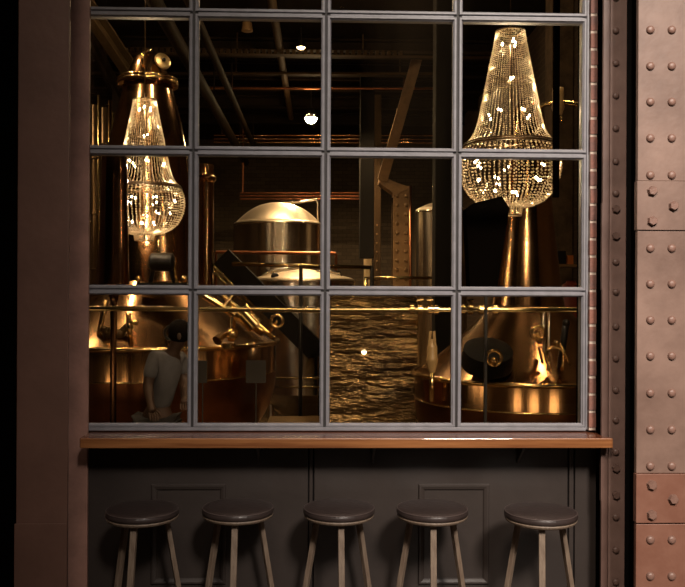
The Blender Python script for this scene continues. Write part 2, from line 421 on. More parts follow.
fy = [-5.5, 30, 66.3, 102, 138.2, 175.2]
fy2 = [248.3, 284, 320, 356, 393, 429.5, 466]
fy3 = [539.6, 576]
for y in fy + fy2 + fy3:
    for x in (650.2, 671.6):
        place('rivet', RIV, W(x, y, YF) + Vector((0, 0, 0)), cr)
for x, y in ((652, 191), (673.3, 206), (652, 221), (651.6, 484.8), (673, 499), (651.6, 514.6)):
    p = W(x, y, YF - .008); place('bolt', BOLT, p, cr, rz=random.uniform(0, 1))
ry = [-2, 30.8, 63.4, 95.8, 128.5, 161.5, 193.5, 262, 292, 326.5, 358.5, 390, 420, 452, 517, 550, 582]
for y in ry: place('rivet', RIVD, W(615.8, y, YR - .012), cr, s=.9)
for y in (209, 236, 468, 495): place('bolt', BOLTD, W(615.8, y, YR - .012), cr, rz=.3, s=.9)

# left column ------------------------------------------------------------------
YL, YLR = -.34, -.04
XS = W(68.3, 293, YL).x; XL0 = W(17, 293, YL).x; XLR = W(88.3, 293, YLR).x
cl = empty('brown_steel_pier', (XS - .12, YL / 2, 0))
tag(cl, 'plain dull brown painted steel pier at the left of the window', 'column')
bm = nb(); box(bm, XL0, XS, YL, YL + .02, 0, 3.9); cpart(cl, 'front_plate', bm, M['col_left'], bevel=.004)
bm = nb(); box(bm, XL0 - .006, XS, YL - .006, YL, 0, W(30, 523.5, YL).z); cpart(cl, 'base_plate', bm, M['col_left'], bevel=.002)
bm = nb(); box(bm, XL0 + .02, XLR, YLR, YLR + .025, 0, 3.9); tag(cpart(cl, 'rear_flange', bm, M['col_side'], bevel=.004), 'reddish brown rear flange, lightened as if lit')
bm = nb(); box(bm, XL0 + .06, XL0 + .10, YL + .02, YLR, 0, 3.9); cpart(cl, 'web', bm, M['col_left'])

# stools -------------------------------------------------------------------------
def make_stool():
    r = empty('bar_stool', (0, 0, 0))
    bm = nb(); R = .176; z0 = .690
    lathe(bm, [(R - .012, z0), (R - .002, z0 + .004), (R + .001, z0 + .012), (R, z0 + .022), (R - .004, z0 + .030)], 64, cap0=True, cap1=True)
    pad = obj('seat_pad', bm, M['leather'], parent=r, smooth=True, auto=50)
    bm = nb(); lathe(bm, [(R - .004, z0 + .030), (R - .010, z0 + .034), (R * .8, z0 + .037), (R * .45, z0 + .039), (0, z0 + .0395)], 64)
    obj('seat_top', bm, M['leather'], parent=r, smooth=True, auto=60)
    bm = nb(); torus(bm, (0, 0, z0 + .0300), R - .0035, .0028, 'Z', 64, 8)
    obj('piping', bm, M['piping'], parent=pad, smooth=True)
    bm = nb(); lathe(bm, [(0, z0 - .020), (R - .022, z0 - .020), (R - .006, z0 - .012), (R - .002, z0 - .004), (R - .004, z0 + .001), (0, z0 + .001)], 64)
    obj('seat_ring', bm, M['oak'], parent=r, smooth=True, auto=30)
    for k in range(3):
        a = -PI / 2 + k * 2 * PI / 3
        t = Vector((math.cos(a) * .115, math.sin(a) * .115, z0 - .015)); b = Vector((math.cos(a) * .235, math.sin(a) * .235, 0.0))
        bm = nb(); beam(bm, t, b + Vector((0, 0, .002)), .030, .024); obj('leg', bm, M['oak'], parent=r, bevel=.003)
    return r
stool = make_stool()
SL = ['leftmost of the five, by the plain steel pier',
      'second from the left, at the left moulded panel',
      'middle of the five, at the central panelling seam',
      'second from the right, at the right moulded panel',
      'rightmost of the five, by the riveted column']
for i, (px, w, ra) in enumerate(((142.5, 75.5, 19), (238, 72, 7), (339, 72.2, -5), (432.2, 73.5, -3), (540.7, 75, -3))):
    o = stool if i == 0 else copy_tree(stool)
    d = 4.06 if i in (0, 4) else 4.11
    c = P(px, 500, d); o.location = (c.x, c.y, 0)
    view = math.atan2(c.x - CAM.x, c.y - CAM.y)
    o.rotation_euler = (0, 0, -view + math.radians(-ra))
    tag(o, 'round dark leather stool ' + SL[i], 'stool', 'bar stools under the ledge')

bm = nb(); box(bm, -6, 6, -9, .17, -.05, 0); struct('floor', bm, M['ext_floor'])

# ================================================================== INTERIOR ROOM
YB = 15.8; ZC = 5.5
bm = nb(); box(bm, -5.1, 3.1, .17, YB + .1, -.05, 0); tag(obj('floor', bm, M['floor']), kind='structure').name = 'floor_2'
bm = nb(); box(bm, -5.1, 3.1, .17, YB + .1, ZC, ZC + .1); struct('ceiling', bm, M['ceiling'])
bm = nb(); box(bm, -5.1, 3.1, YB, YB + .1, 0, ZC); struct('wall_back', bm, M['wall_in'])
bm = nb(); box(bm, -5.1, -5.0, .3, YB, 0, ZC); struct('wall_left', bm, M['wall_side'])
bm = nb(); box(bm, 3.0, 3.1, .3, YB, 0, ZC); struct('wall_right', bm, M['wall_side'])

# ceiling steelwork
beams = [(12.2, .10, .14, 'beam', 'nearest'), (13.4, .07, .10, 'beam', ''), (14.4, .08, .1, 'beam', ''), (15.7, .09, .12, 'beam', ''), (17.2, .09, .12, 'beam', '')]
names = ['nearest', 'second', 'third', 'fourth', 'farthest']
for i, (d, w, h, m_, _) in enumerate(beams):
    y = CAM.y + d; bm = nb()
    zz = 5.5 - h
    box(bm, -5.0, 3.0, y - w, y + w, ZC - .02 - .012, ZC); box(bm, -5.0, 3.0, y - w, y + w, zz - .1, zz - .085)
    box(bm, -5.0, 3.0, y - .01, y + .01, zz - .085, ZC - .03)
    tag(obj('ceiling_beam', bm, M['beam']), f'dark brown cross beam under the ceiling, {names[i]} of five beams from the window', 'beam', 'steel cross beams of the ceiling')
# cable tray with slots (y ~ 50)
pa = P(100, 50.5, 11.8); yy = pa.y; bm = nb()
x = -4.4
while x < 1.2:
    box(bm, x, x + .05, yy - .05, yy + .05, pa.z - .03, pa.z + .03); x += .085
box(bm, -5.0, 2.6, yy - .06, yy + .06, pa.z + .03, pa.z + .036); box(bm, -5.0, 2.6, yy - .06, yy + .06, pa.z - .036, pa.z - .03)
for xx in (-3, -1.2, .6): box(bm, xx, xx + .02, yy - .01, yy + .01, pa.z + .03, ZC)
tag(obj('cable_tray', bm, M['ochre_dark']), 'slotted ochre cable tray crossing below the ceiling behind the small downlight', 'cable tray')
# longitudinal ducts and pipes (run away from the window)
for i, (px, py, d0, d1, r, m_, lb) in enumerate(((198, 78, 10.9, 18, .075, 'beam', 'thick brown pipe running away under the ceiling, nearest the left copper still'),
                                 (218, 66, 10.9, 18, .05, 'beam', 'thinner brown pipe beside the thick one under the ceiling'),
                                 (275, 20, 10.6, 16.5, .055, 'ochre_dark', 'tan conduit running away under the ceiling beside the downlight'))):
    a = P(px, py, d0); a.z = min(a.z, ZC - r - .15); a.y = CAM.y + 7.2; b = Vector((a.x, CAM.y + d1, a.z)); bm = nb()
    tube(bm, [a, (a + b) / 2, b], r, 14)
    for t in (.12, .5, .88):
        q = a.lerp(b, t); box(bm, q.x - .01, q.x + .01, q.y - .01, q.y + .01, q.z, ZC)
    tag(obj('ceiling_pipe', bm, M[m_], smooth=True, auto=40), lb, 'pipe', 'pipes running away under the ceiling')
# bright double pipes at the back
def pipes(name, pts, d, r, m_, label, cat, hang=True, px_h=()):
    bm = nb()
    for a, b in pts: tube(bm, [P(*a, d), P(*b, d)], r, 10)
    for px, py in px_h:
        q = P(px, py, d); box(bm, q.x - .012, q.x + .012, q.y - .012, q.y + .012, q.z, ZC)
    return tag(obj(name, bm, M[m_], smooth=True, auto=40), label, cat)
pipes('pipe_run', [((214, 135), (445, 135.5)), ((214, 138.6), (445, 139.2)), ((214, 142), (445, 142.6))], 17, .022, 'copper', 'three parallel bright copper pipes high across the back of the hall', 'pipe', px_h=((222, 135), (330, 135), (436, 135)))
pipes('pipe_run', [((240, 193), (372, 193)), ((240, 196), (372, 196)), ((240, 199), (372, 199))], 17.5, .02, 'copper_red', 'three low dull copper pipes behind the domed steel tank', 'pipe', px_h=((243, 193), (371, 193)))
pipes('pipe_run', [((196, 73), (452, 73.5))], 12.9, .02, 'ochre_dark', 'single thin tan pipe crossing just below the ceiling', 'pipe', px_h=((236, 73), (400, 73)))
pipes('pipe_run', [((196, 88), (452, 88.5))], 13.75, .022, 'copper_red', 'single thin reddish pipe crossing in front of the third beam', 'pipe', px_h=((232, 88), (404, 88)))

# lamps of the hall -------------------------------------------------------------
def point(loc, e, col=(1, .72, .42), r=.06, name='point_light'):
    l = bpy.data.lights.new(name, 'POINT'); l.energy = e; l.color = col; l.shadow_soft_size = r
    o = bpy.data.objects.new(name, l); COL.objects.link(o); o.location = loc; return o
def spot(loc, to, e, col=(1, .72, .42), r=.08, ang=80, blend=.6, name='spot_light'):
    l = bpy.data.lights.new(name, 'SPOT'); l.energy = e; l.color = col; l.shadow_soft_size = r
    l.spot_size = math.radians(ang); l.spot_blend = blend
    o = bpy.data.objects.new(name, l); COL.objects.link(o); o.location = loc
    o.rotation_euler = (Vector(to) - Vector(loc)).to_track_quat('-Z', 'Y').to_euler(); return o
def area(loc, to, e, sx, sy, col=(1, .8, .6), name='area_light'):
    l = bpy.data.lights.new(name, 'AREA'); l.energy = e; l.color = col; l.shape = 'RECTANGLE'; l.size = sx; l.size_y = sy
    o = bpy.data.objects.new(name, l); COL.objects.link(o); o.location = loc
    o.rotation_euler = (Vector(to) - Vector(loc)).to_track_quat('-Z', 'Y').to_euler(); return o

q = P(311, 117, 14.2)
fl = empty('pendant_floodlight', q); tag(fl, 'glaring round floodlight hanging at the back of the hall', 'lamp')
bm = nb(); lathe(bm, [(0, .16), (.05, .15), (.09, .05), (.115, -.02), (.105, -.02), (.08, .05), (0, .10)], 28); obj('reflector', bm, M['iron'], parent=fl, smooth=True)
bm = nb(); ball(bm, (0, 0, -.01), .105); obj('bulb', bm, M['flood'], parent=fl, smooth=True)
bm = nb(); tube(bm, [(0, 0, .15), (0, 0, ZC - q.z)], .01, 8); obj('rod', bm, M['iron'], parent=fl)
spot(q + Vector((0, 0, -.12)), q + Vector((0, .6, -3)), 700, ang=150, blend=.4); point(q + Vector((0, -.15, -.1)), 25, r=.1)
q = P(301, 47.5, 11.6)
dl = empty('ceiling_downlight', q); tag(dl, 'small round lit downlight above the domed steel tank', 'lamp')
bm = nb(); lathe(bm, [(.0, .10), (.055, .10), (.07, 0), (.06, 0), (.05, .03), (0, .03)], 24); obj('housing', bm, M['iron'], parent=dl, smooth=True, auto=40)
bm = nb(); ball(bm, (0, 0, .0), .056, 1, 1, .5); obj('lens', bm, M['down'], parent=dl, smooth=True)
bm = nb(); tube(bm, [(0, 0, .1), (0, 0, ZC - q.z)], .012, 8); obj('stem', bm, M['iron'], parent=dl)
spot(q + Vector((0, 0, -.06)), q + Vector((0, 0, -3)), 420, ang=120)
q = P(247, 31, 10.8)
d2 = empty('unlit_downlight', q); tag(d2, 'small unlit round lamp housing under the ceiling near the brown pipes', 'lamp')
bm = nb(); lathe(bm, [(0, .12), (.06, .11), (.075, 0), (.05, -.01), (0, -.01)], 24); obj('housing', bm, M['ochre'], parent=d2, smooth=True, auto=40)
bm = nb(); tube(bm, [(0, 0, .1), (0, 0, ZC - q.z)], .012, 8); obj('stem', bm, M['iron'], parent=d2)

# ================================================================== COPPER STILLS
def revolve_part(root, name, prof, m, seg=72, auto=35):
    bm = nb(); lathe(bm, prof, seg); return obj(name, bm, m, parent=root, smooth=True, auto=auto)
# left still: rim px 345, radius 130 px at depth 8
def still(px, d, rimy, Rpx, neck, label, topcap=True, legs=True):
    s = d / F
    c = P(px, 293.5, d); root = empty('copper_pot_still', (c.x, c.y, 0)); tag(root, label, 'still', 'copper pot stills behind the window')
    R = Rpx * s; zr = 1.78 - (rimy - 293.5) * s
    zz = lambda y: 1.78 + (293.5 - y) * s
    band = .215 * R
    revolve_part(root, 'boiler_band', [(R * .985, zr), (R * .985, zr - band), ], M['copper_band'])
    bowl = []
    for k in range(14):
        a = k / 13 * PI / 2
        bowl.append((R * .985 * math.cos(a) ** .75 if k < 13 else .0, zr - band - (zr - band - .12) * math.sin(a)))
    revolve_part(root, 'boiler_bowl', bowl, M['copper_red'])
    bm = nb(); torus(bm, (0, 0, zr), R, .022, 'Z', 96, 10); torus(bm, (0, 0, zr - band), R * .985, .008, 'Z', 96, 8)
    obj('rim', bm, M['brass'], parent=root, smooth=True)
    prof = [(R * .985, zr + .005)]
    r0, z0 = neck[0][0] * s, zz(neck[0][1])
    for k in range(1, 9):
        t = k / 8; prof.append((R * .985 + (r0 - R * .985) * t, zr + .005 + (z0 - zr) * (t * .72 + .28 * t * t)))
    revolve_part(root, 'shoulder', prof, M['copper'])
    revolve_part(root, 'neck', [(w * s, zz(y)) for w, y in neck], M['copper'])
    nt, ny = neck[-1]; rt, zt_ = nt * s, zz(ny)
    for k in range(4):
        a = PI / 4 + k * PI / 2
        bm = nb(); tube(bm, [(math.cos(a) * R * .6, math.sin(a) * R * .6, 0), (math.cos(a) * R * .6, math.sin(a) * R * .6, .5)], .05, 12); obj('foot', bm, M['iron'], parent=root)
    return root, s, zz, R, zr, rt, zt_
NL = [(50, 283), (48, 262), (46.5, 240), (44, 200), (40, 158), (33, 122), (26, 96), (24, 88)]
left, s, zz, R, zr, rt, ztop = still(147, 8.0, 342, 131, NL, 'large copper pot still with a flanged collar, behind the smaller left chandelier')
bm = nb(); torus(bm, (0, 0, zz(81)), 28 * s, .016, 'Z', 64, 10); torus(bm, (0, 0, zz(84)), 29 * s, .012, 'Z', 64, 10)
obj('collar_rim', bm, M['brass'], parent=left, smooth=True)
revolve_part(left, 'collar', [(25 * s, zz(88)), (29.5 * s, zz(87)), (29.5 * s, zz(82)), (22 * s, zz(80)), (18 * s, zz(70)), (14 * s, zz(60)), (9 * s, zz(55)), (0, zz(53))], M['copper'])
bm = nb(); tube(bm, [(-1 * s, -.19, zz(74)), (-1 * s, -.20, zz(62)), (0, -.16, zz(58)), (5 * s, -.1, zz(52))], .014, 10); obj('relief_pipe', bm, M['brass'], parent=left, smooth=True)
bm = nb(); lathe(bm, [(0, .012), (.062, .010), (.080, 0), (.080, -.02), (0, -.02)], 32)
bmesh.ops.rotate(bm, verts=bm.verts, matrix=Matrix.Rotation(math.radians(72), 3, 'X') )
bmesh.ops.rotate(bm, verts=bm.verts, matrix=Matrix.Rotation(math.radians(38), 3, 'Z') )
bmesh.ops.translate(bm, verts=bm.verts, vec=(19 * s, -.20, zz(67)))
hatch = obj('hatch_cover', bm, M['hatch'], parent=left, smooth=True, auto=40)
bm = nb(); ball(bm, (19 * s + .012, -.225, zz(67)), .018); obj('hatch_knob', bm, M['iron'], parent=hatch, smooth=True)
# pipes and taps on the shoulder
def lp(px, py, d, root): return P(px, py, d) - root.location
bm = nb()
tube(bm, [lp(232, 318, 7.05, left), lp(232, 330, 7.0, left), lp(231, 340, 6.95, left)], .03, 12); ball(bm, lp(232, 334, 6.98, left), .055)
tube(bm, [lp(231, 333, 6.98, left), lp(222, 336, 6.9, left), lp(217, 341, 6.85, left)], .028, 12, radii=[.03, .03, .045])
tube(bm, [lp(228, 343, 6.95, left), lp(228, 348, 6.95, left)], .06, 12)
obj('drain_tap', bm, M['brass'], parent=left, smooth=True, auto=40)
for a, b, r in (((205, 296, 7.3), (262, 333, 7.0), .028), ((216, 290, 7.4), (274, 338, 7.05), .022), ((236, 292, 7.5), (224, 308, 7.2), .03)):
    bm = nb(); tube(bm, [lp(*a, left), lp(*b, left)], r, 12); obj('shoulder_pipe', bm, M['brass'], parent=left, smooth=True, auto=40)
bm = nb(); tube(bm, [lp(243, 312, 6.95, left), lp(256, 326, 6.95, left)], .075, 20); tube(bm, [lp(241, 310, 6.95, left), lp(244, 313, 6.95, left)], .095, 20)
obj('viewing_port', bm, M['brass'], parent=left, smooth=True, auto=40)
bm = nb(); torus(bm, lp(277, 321, 6.9, left), .05, .012, 'Y'); tube(bm, [lp(277, 321, 6.9, left), lp(268, 335, 7.1, left)], .012, 8); obj('hand_wheel', bm, M['brass'], parent=left, smooth=True)
bm = nb(); torus(bm, lp(172, 333, 6.85, left), .06, .012, 'Y'); tube(bm, [lp(172, 333, 6.85, left), lp(165, 340, 7.0, left)], .012, 8); obj('hand_wheel', bm, M['iron'], parent=left, smooth=True)
for a, b in (((97, 345, 6.95), (106, 300, 6.95)), ((131, 343, 6.85), (128, 312, 6.85)), ((128, 322, 6.85), (138, 323, 6.85))):
    bm = nb(); tube(bm, [lp(*a, left), lp(*b, left)], .022, 10); obj('gauge_pipe', bm, M['brass'], parent=left, smooth=True)
bm = nb()
for k in range(9): ball(bm, lp(104 + k * 3.3, 332 + random.uniform(-5, 3), 6.92, left), random.uniform(.025, .045), seg=10)
obj('valve_cluster', bm, M['dark_brass'], parent=left, smooth=True)
# motor on the shoulder (dark round thing)
bm = nb(); c = lp(162, 262, 7.25, left)
tube(bm, [c + Vector((-.11, 0, 0)), c + Vector((-.09, 0, 0)), c + Vector((.09, 0, 0)), c + Vector((.11, 0, 0))], .07, 20, radii=[.05, .08, .08, .05])
mo = obj('agitator_motor', bm, M['iron'], parent=left, smooth=True, auto=40)
bm = nb()
for sx in (-.09, .09):
    tube(bm, [c + Vector((sx * .8, 0, -.05)), c + Vector((sx * 1.2, .02, -.2))], .02, 8)
box(bm, c.x - .22, c.x + .22, c.y - .03, c.y + .14, c.z - .22, c.z - .18)
obj('motor_stand', bm, M['iron'], parent=left)
bm = nb(); tube(bm, [c + Vector((-.03, 0, .05)), c + Vector((-.03, 0, .2))], .010, 8); obj('feed_pipe', bm, M['brass'], parent=left, smooth=True)
bm = nb(); tube(bm, [c + Vector((.10, 0, .0)), c + Vector((.13, 0, -.2))], .014, 8); obj('drain_pipe', bm, M['brass'], parent=left, smooth=True)
for q, r_ in ((c + Vector((-.2, -.02, -.15)), .03), (c + Vector((.2, -.02, -.15)), .035)):
    bm = nb(); ball(bm, q, r_); obj('brass_knob', bm, M['brass'], parent=left, smooth=True)

NR = [(36, 305), (33, 285), (27.5, 240), (22.5, 190), (18.5, 140), (15, 110)]
right, s, zz, R, zr, rt, ztop = still(527.5, 7.2, 372.5, 114, NR, 'copper pot still with a tapering neck, behind the larger right chandelier')
revolve_part(right, 'neck_cap', [(15 * s, zz(110)), (12 * s, zz(104)), (6 * s, zz(98)), (0, zz(96))], M['copper'])
bm = nb(); tube(bm, [P(534, 112, 7.1) - right.location, P(545, 104, 7.05) - right.location, P(560, 102, 7.0) - right.location, P(590, 106, 7.0) - right.location, Vector((2.98, P(590, 106, 7.0).y, P(590, 106, 7).z)) - right.location], .022, 12)
obj('lyne_arm', bm, M['brass'], parent=right, smooth=True)
c = lp(558, 100, 6.98, right)
bm = nb(); lathe(bm, [(0, .10), (.045, .10), (.05, .05), (.045, -.02), (.055, -.06), (.03, -.14), (0, -.15)], 20); bmesh.ops.translate(bm, verts=bm.verts, vec=c); obj('sight_glass', bm, M['lantern'], parent=right, smooth=True)
bm = nb(); torus(bm, lp(558.5, 119, 6.95, right), .030, .009, 'Y', 24, 8); ball(bm, lp(558.5, 119, 6.95, right), .018); tube(bm, [lp(558.5, 112, 6.95, right), lp(558.5, 116, 6.95, right)], .01, 8)
obj('hand_wheel', bm, M['brass'], parent=right, smooth=True)
# bits on the right still's shoulder
bm = nb(); q0 = lp(494, 358, 6.22, right); torus(bm, q0, .055, .014, 'Y', 20, 8); torus(bm, q0 + Vector((-.06, 0, .02)), .03, .012, 'X', 16, 8); ball(bm, q0 + Vector((0, 0, -.02)), .03); tube(bm, [q0 + Vector((0, 0, -.06)), q0], .018, 8)
obj('brass_valve', bm, M['brass'], parent=right, smooth=True)
bm = nb(); q0 = lp(538, 333, 6.4, right); torus(bm, q0, .05, .012, 'Y', 24, 8); tube(bm, [q0, q0 + Vector((.03, .08, -.08))], .02, 8); obj('hand_wheel', bm, M['brass'], parent=right, smooth=True)
bm = nb(); cc = []
for k in range(12):
    a = -PI * .55 + k / 11 * PI * 1.35
    cc.append(lp(555, 355, 6.3, right) + Vector((math.cos(a + PI / 2) * .07, 0, math.sin(a + PI / 2) * .06)))
tube(bm, cc, .014, 10); ball(bm, lp(557, 343, 6.3, right), .025); tube(bm, [lp(560, 344, 6.3, right), lp(571, 365, 6.3, right)], .012, 8)
tube(bm, [cc[-1], lp(548, 371, 6.3, right)], .016, 8); tube(bm, [cc[0], lp(562, 371, 6.3, right)], .016, 8)
obj('curved_pipe', bm, M['brass'], parent=right, smooth=True)
bm = nb(); ball(bm, lp(566, 323, 6.35, right), .03); tube(bm, [lp(566, 323, 6.35, right), lp(563, 345, 6.4, right), lp(560, 368, 6.4, right)], .026, 10); obj('black_lever', bm, M['iron'], parent=right, smooth=True)
for px in (544, 549):
    bm = nb(); tube(bm, [lp(px, 312, 6.6, right), lp(px, 352, 6.45, right)], .012, 8); obj('gauge_pipe', bm, M['steel'], parent=right, smooth=True)
# dark inspection hatch on the shoulder
bm = nb(); q0 = lp(488, 352, 6.42, right)
lathe(bm, [(0, .05), (.14, .045), (.19, .02), (.20, -.05), (.20, -.12)], 32); bmesh.ops.rotate(bm, verts=bm.verts, matrix=Matrix.Rotation(math.radians(28), 3, 'X')); bmesh.ops.translate(bm, verts=bm.verts, vec=q0)
obj('manhole_cover', bm, M['black_shade'], parent=right, smooth=True, auto=40)
# cream valve body standing on the left flank
q0 = P(432, 364, 6.65) - right.location
bm = nb(); lathe(bm, [(.03, -.10), (.05, -.06), (.065, 0), (.07, .02), (.06, .035), (.06, .12), (.05, .15), (.03, .17), (.012, .2)], 20)
for k in range(4):
    a = k * PI / 2 + .4; tube(bm, [(math.cos(a) * .045, math.sin(a) * .045, .13), (math.cos(a) * .03, math.sin(a) * .03, .27)], .011, 8)
bmesh.ops.scale(bm, verts=bm.verts, vec=(.7, .7, .9)); bmesh.ops.translate(bm, verts=bm.verts, vec=q0 + Vector((0, 0, .02))); obj('pressure_valve', bm, M['lantern'], parent=right, smooth=True, auto=40)
bm = nb(); tube(bm, [q0 + Vector((0, 0, -.3)), q0 + Vector((0, 0, -.06))], .02, 8); obj('valve_stem', bm, M['brass'], parent=right, smooth=True)

# copper column added before the left still to clip the chandelier
c = P(113.8, 293, 6.35)
cc_ = empty('clipping_copper_column', (c.x, c.y, 0)); tag(cc_, 'slim dark copper column added in front of the left still to cut off its chandelier', 'column')
k_ = 6.35 / F; zq = lambda py: 1.78 + (293.5 - py) * k_
bm = nb(); lathe(bm, [(3.2 * k_, .03), (3.2 * k_, zq(304)), (5 * k_, zq(296)), (14 * k_, zq(288)), (15 * k_, zq(284)), (14.2 * k_, zq(240)), (13.2 * k_, zq(190)), (12.4 * k_, zq(158)), (9 * k_, zq(153)), (0, zq(151))], 48); obj('shaft', bm, M['bronze'], parent=cc_, smooth=True, auto=40)
bm = nb(); lathe(bm, [(0, 0), (7 * k_, 0), (7 * k_, .03), (0, .03)], 32); obj('base_flange', bm, M['brass'], parent=cc_, smooth=True, auto=30)

# golden copper pipe (x 197-213)
c = P(205, 293, 9.40)
cp = empty('copper_vapour_pipe', (c.x, c.y, 0)); tag(cp, 'tall bright copper pipe with a flanged top beside the steel tank', 'pipe')
bm = nb(); s9 = 9.40 / F; zt3 = 1.78 + (293.5 - 178) * s9
tube(bm, [(0, 0, 0), (0, 0, zt3)], 8.3 * s9, 32); obj('shaft', bm, M['copper'], parent=cp, smooth=True, auto=40)
bm = nb(); lathe(bm, [(8.3 * s9, zt3 - .06), (10.5 * s9, zt3 - .03), (11 * s9, zt3), (9 * s9, zt3 + .02), (8.3 * s9, zt3 + .05), (8 * s9, zt3 + .14), (0, zt3 + .16)], 32); obj('flange', bm, M['copper'], parent=cp, smooth=True, auto=30)

# ================================================================== STEEL TANKS
def tank(px, d, rpx, topy, sidey, label, name='steel_tank', legs=True):
    s = d / F; c = P(px, 293.5, d); root = empty(name, (c.x, c.y, 0)); tag(root, label, 'tank', 'stainless steel tanks')
    r = rpx * s; zs = 1.78 + (293.5 - sidey) * s; zt_ = 1.78 + (293.5 - topy) * s
    revolve_part(root, 'shell', [(0, .3), (r * .5, .32), (r, .6), (r, zs)], M['steel'], 96)
    dome = []
    for k in range(12):
        q = 1 - k / 11; dome.append((r * .93 * q, zs + .05 + (zt_ - zs - .05) * (1 - q ** (2.3 if zt_ - zs > .25 else 1.35))))
    revolve_part(root, 'dome', [(r, zs), (r * .985, zs + .03), (r * .93, zs + .05)] + dome, M['dome'], 96)
    bm = nb(); torus(bm, (0, 0, zs), r * 1.004, .012, 'Z', 96, 8); obj('seam', bm, M['steel'], parent=root, smooth=True)
    for k in range(3):
        a = PI / 2 + k * 2 * PI / 3; bm = nb(); tube(bm, [(math.cos(a) * r * .7, math.sin(a) * r * .7, 0), (math.cos(a) * r * .7, math.sin(a) * r * .7, .45)], .04, 10); obj('leg', bm, M['steel'], parent=root)
    return root, s, r, zs, zt_
t1, s1, r1, zs1, zt1 = tank(278, 12.5, 44.5, 203, 226, 'big shining steel tank with a pale domed lid, tallest of the steel tanks')
bm = nb(); tube(bm, [lp(281, 209, 12.5, t1), lp(281, 202, 12.5, t1), lp(300, 202, 12.5, t1), lp(316, 199.5, 12.5, t1), lp(318, 204, 12.5, t1), lp(319, 232, 12.5, t1)], .02, 8); obj('vent_pipe', bm, M['steel'], parent=t1, smooth=True)
t2, s2, r2, zs2, zt2_ = tank(303.5, 10.2, 51, 269, 282, 'lower steel tank with a flat cone lid, in front of the tallest tank')
bm = nb(); tube(bm, [lp(262, 282, 10.0, t2), lp(263, 275, 10, t2), lp(275, 270, 10, t2), lp(299, 267, 10, t2), lp(301, 276, 10, t2)], .018, 8)
tube(bm, [lp(316, 277, 10.0, t2), lp(317, 271, 10, t2), lp(326, 270, 10, t2), lp(340, 273, 10, t2), lp(342, 281, 10, t2)], .018, 8); obj('lid_handle', bm, M['steel'], parent=t2, smooth=True)
bm = nb(); ball(bm, lp(275, 277, 9.75, t2), .05); ball(bm, lp(272, 283, 9.75, t2), .04); ball(bm, lp(278, 284, 9.75, t2), .04); tube(bm, [lp(275, 284, 9.75, t2), lp(275, 298, 9.7, t2)], .03, 8); obj('lid_valve', bm, M['iron'], parent=t2, smooth=True)
t3, s3, r3, zs3, zt3_ = tank(441, 12.0, 26, 200, 212, 'narrow steel tank behind the dark post, right of the riveted ochre column')
bm = nb(); tube(bm, [lp(434.5, 202, 11.9, t3), lp(434.5, 184, 11.9, t3)], .035, 10); obj('vent_pipe', bm, M['steel'], parent=t3, smooth=True)

# railings -------------------------------------------------------------------
c = P(301, 293, 9.2); rl = empty('guard_railing', (c.x, c.y, 0)); tag(rl, 'brass guard railing passing in front of the domed steel tanks', 'railing')
bm = nb(); tube(bm, [lp(232, 264, 9.2, rl), lp(372, 267.5, 9.2, rl)], .022, 12); obj('top_rail', bm, M['brass_rail'], parent=rl, smooth=True)
for px in (301, 372):
    bm = nb(); a = lp(px, 266.5, 9.2, rl); tube(bm, [(a.x, a.y, 0), a], .022, 12); obj('post', bm, M['iron'], parent=rl, smooth=True)
for py in (378, 387):
    bm = nb(); tube(bm, [lp(232, py, 9.2, rl), lp(372, py, 9.2, rl)], .012, 10); obj('mid_rail', bm, M['brass_rail'], parent=rl, smooth=True)
c = P(372, 293, 10.9); r2_ = empty('guard_railing', (c.x, c.y, 0)); tag(r2_, 'short brass railing in front of the riveted ochre column', 'railing')
bm = nb(); tube(bm, [lp(364, 278, 10.9, r2_), lp(436, 278, 10.9, r2_)], .022, 12); obj('top_rail', bm, M['brass_rail'], parent=r2_, smooth=True)
for px in (366, 434):
    bm = nb(); a = lp(px, 278, 10.9, r2_); tube(bm, [(a.x, a.y, 0), a], .022, 12); obj('post', bm, M['brass_rail'], parent=r2_, smooth=True)
bm = nb(); a, b = P(216, 252, 11.4), P(336, 253.5, 11.4); tube(bm, [a, b], .024, 12)
for q in (a, b): tube(bm, [(q.x, q.y, 0), q], .02, 10)
tag(obj('pipe_rail', bm, M['copper_red'], smooth=True, auto=40), 'rusty red horizontal pipe across the tallest steel tank', 'pipe')

# the brass rail right behind the window
zrl = P(340, 310, 5.25).z; yrl = CAM.y + 5.25
br = empty('brass_service_rail', (0, yrl, zrl)); tag(br, 'long brass service pipe running right behind the window across all four lower panes', 'pipe')
bm = nb(); tube(bm, [(-5.0, 0, .01), (-2, 0, .006), (0, 0, 0), (1.5, 0, .008), (3.0, 0, .012)], .0165, 16); obj('tube', bm, M['brass_rail'], parent=br, smooth=True)
for px in (413, 421, 431, 437, 464, 472, 483, 497):
    q = P(px, 307, 5.22) - br.location; bm = nb(); q.y = 0; q.z = .006
    tube(bm, [q + Vector((-.014, 0, 0)), q + Vector((.014, 0, 0))], .030, 16)
    if px in (421, 431, 472): tube(bm, [q, q + Vector((0, 0, .055))], .012, 10); tube(bm, [q + Vector((-.02, 0, .055)), q + Vector((.02, 0, .06))], .009, 8)
    obj('pipe_coupling', bm, M['brass'], parent=br, smooth=True, auto=40)

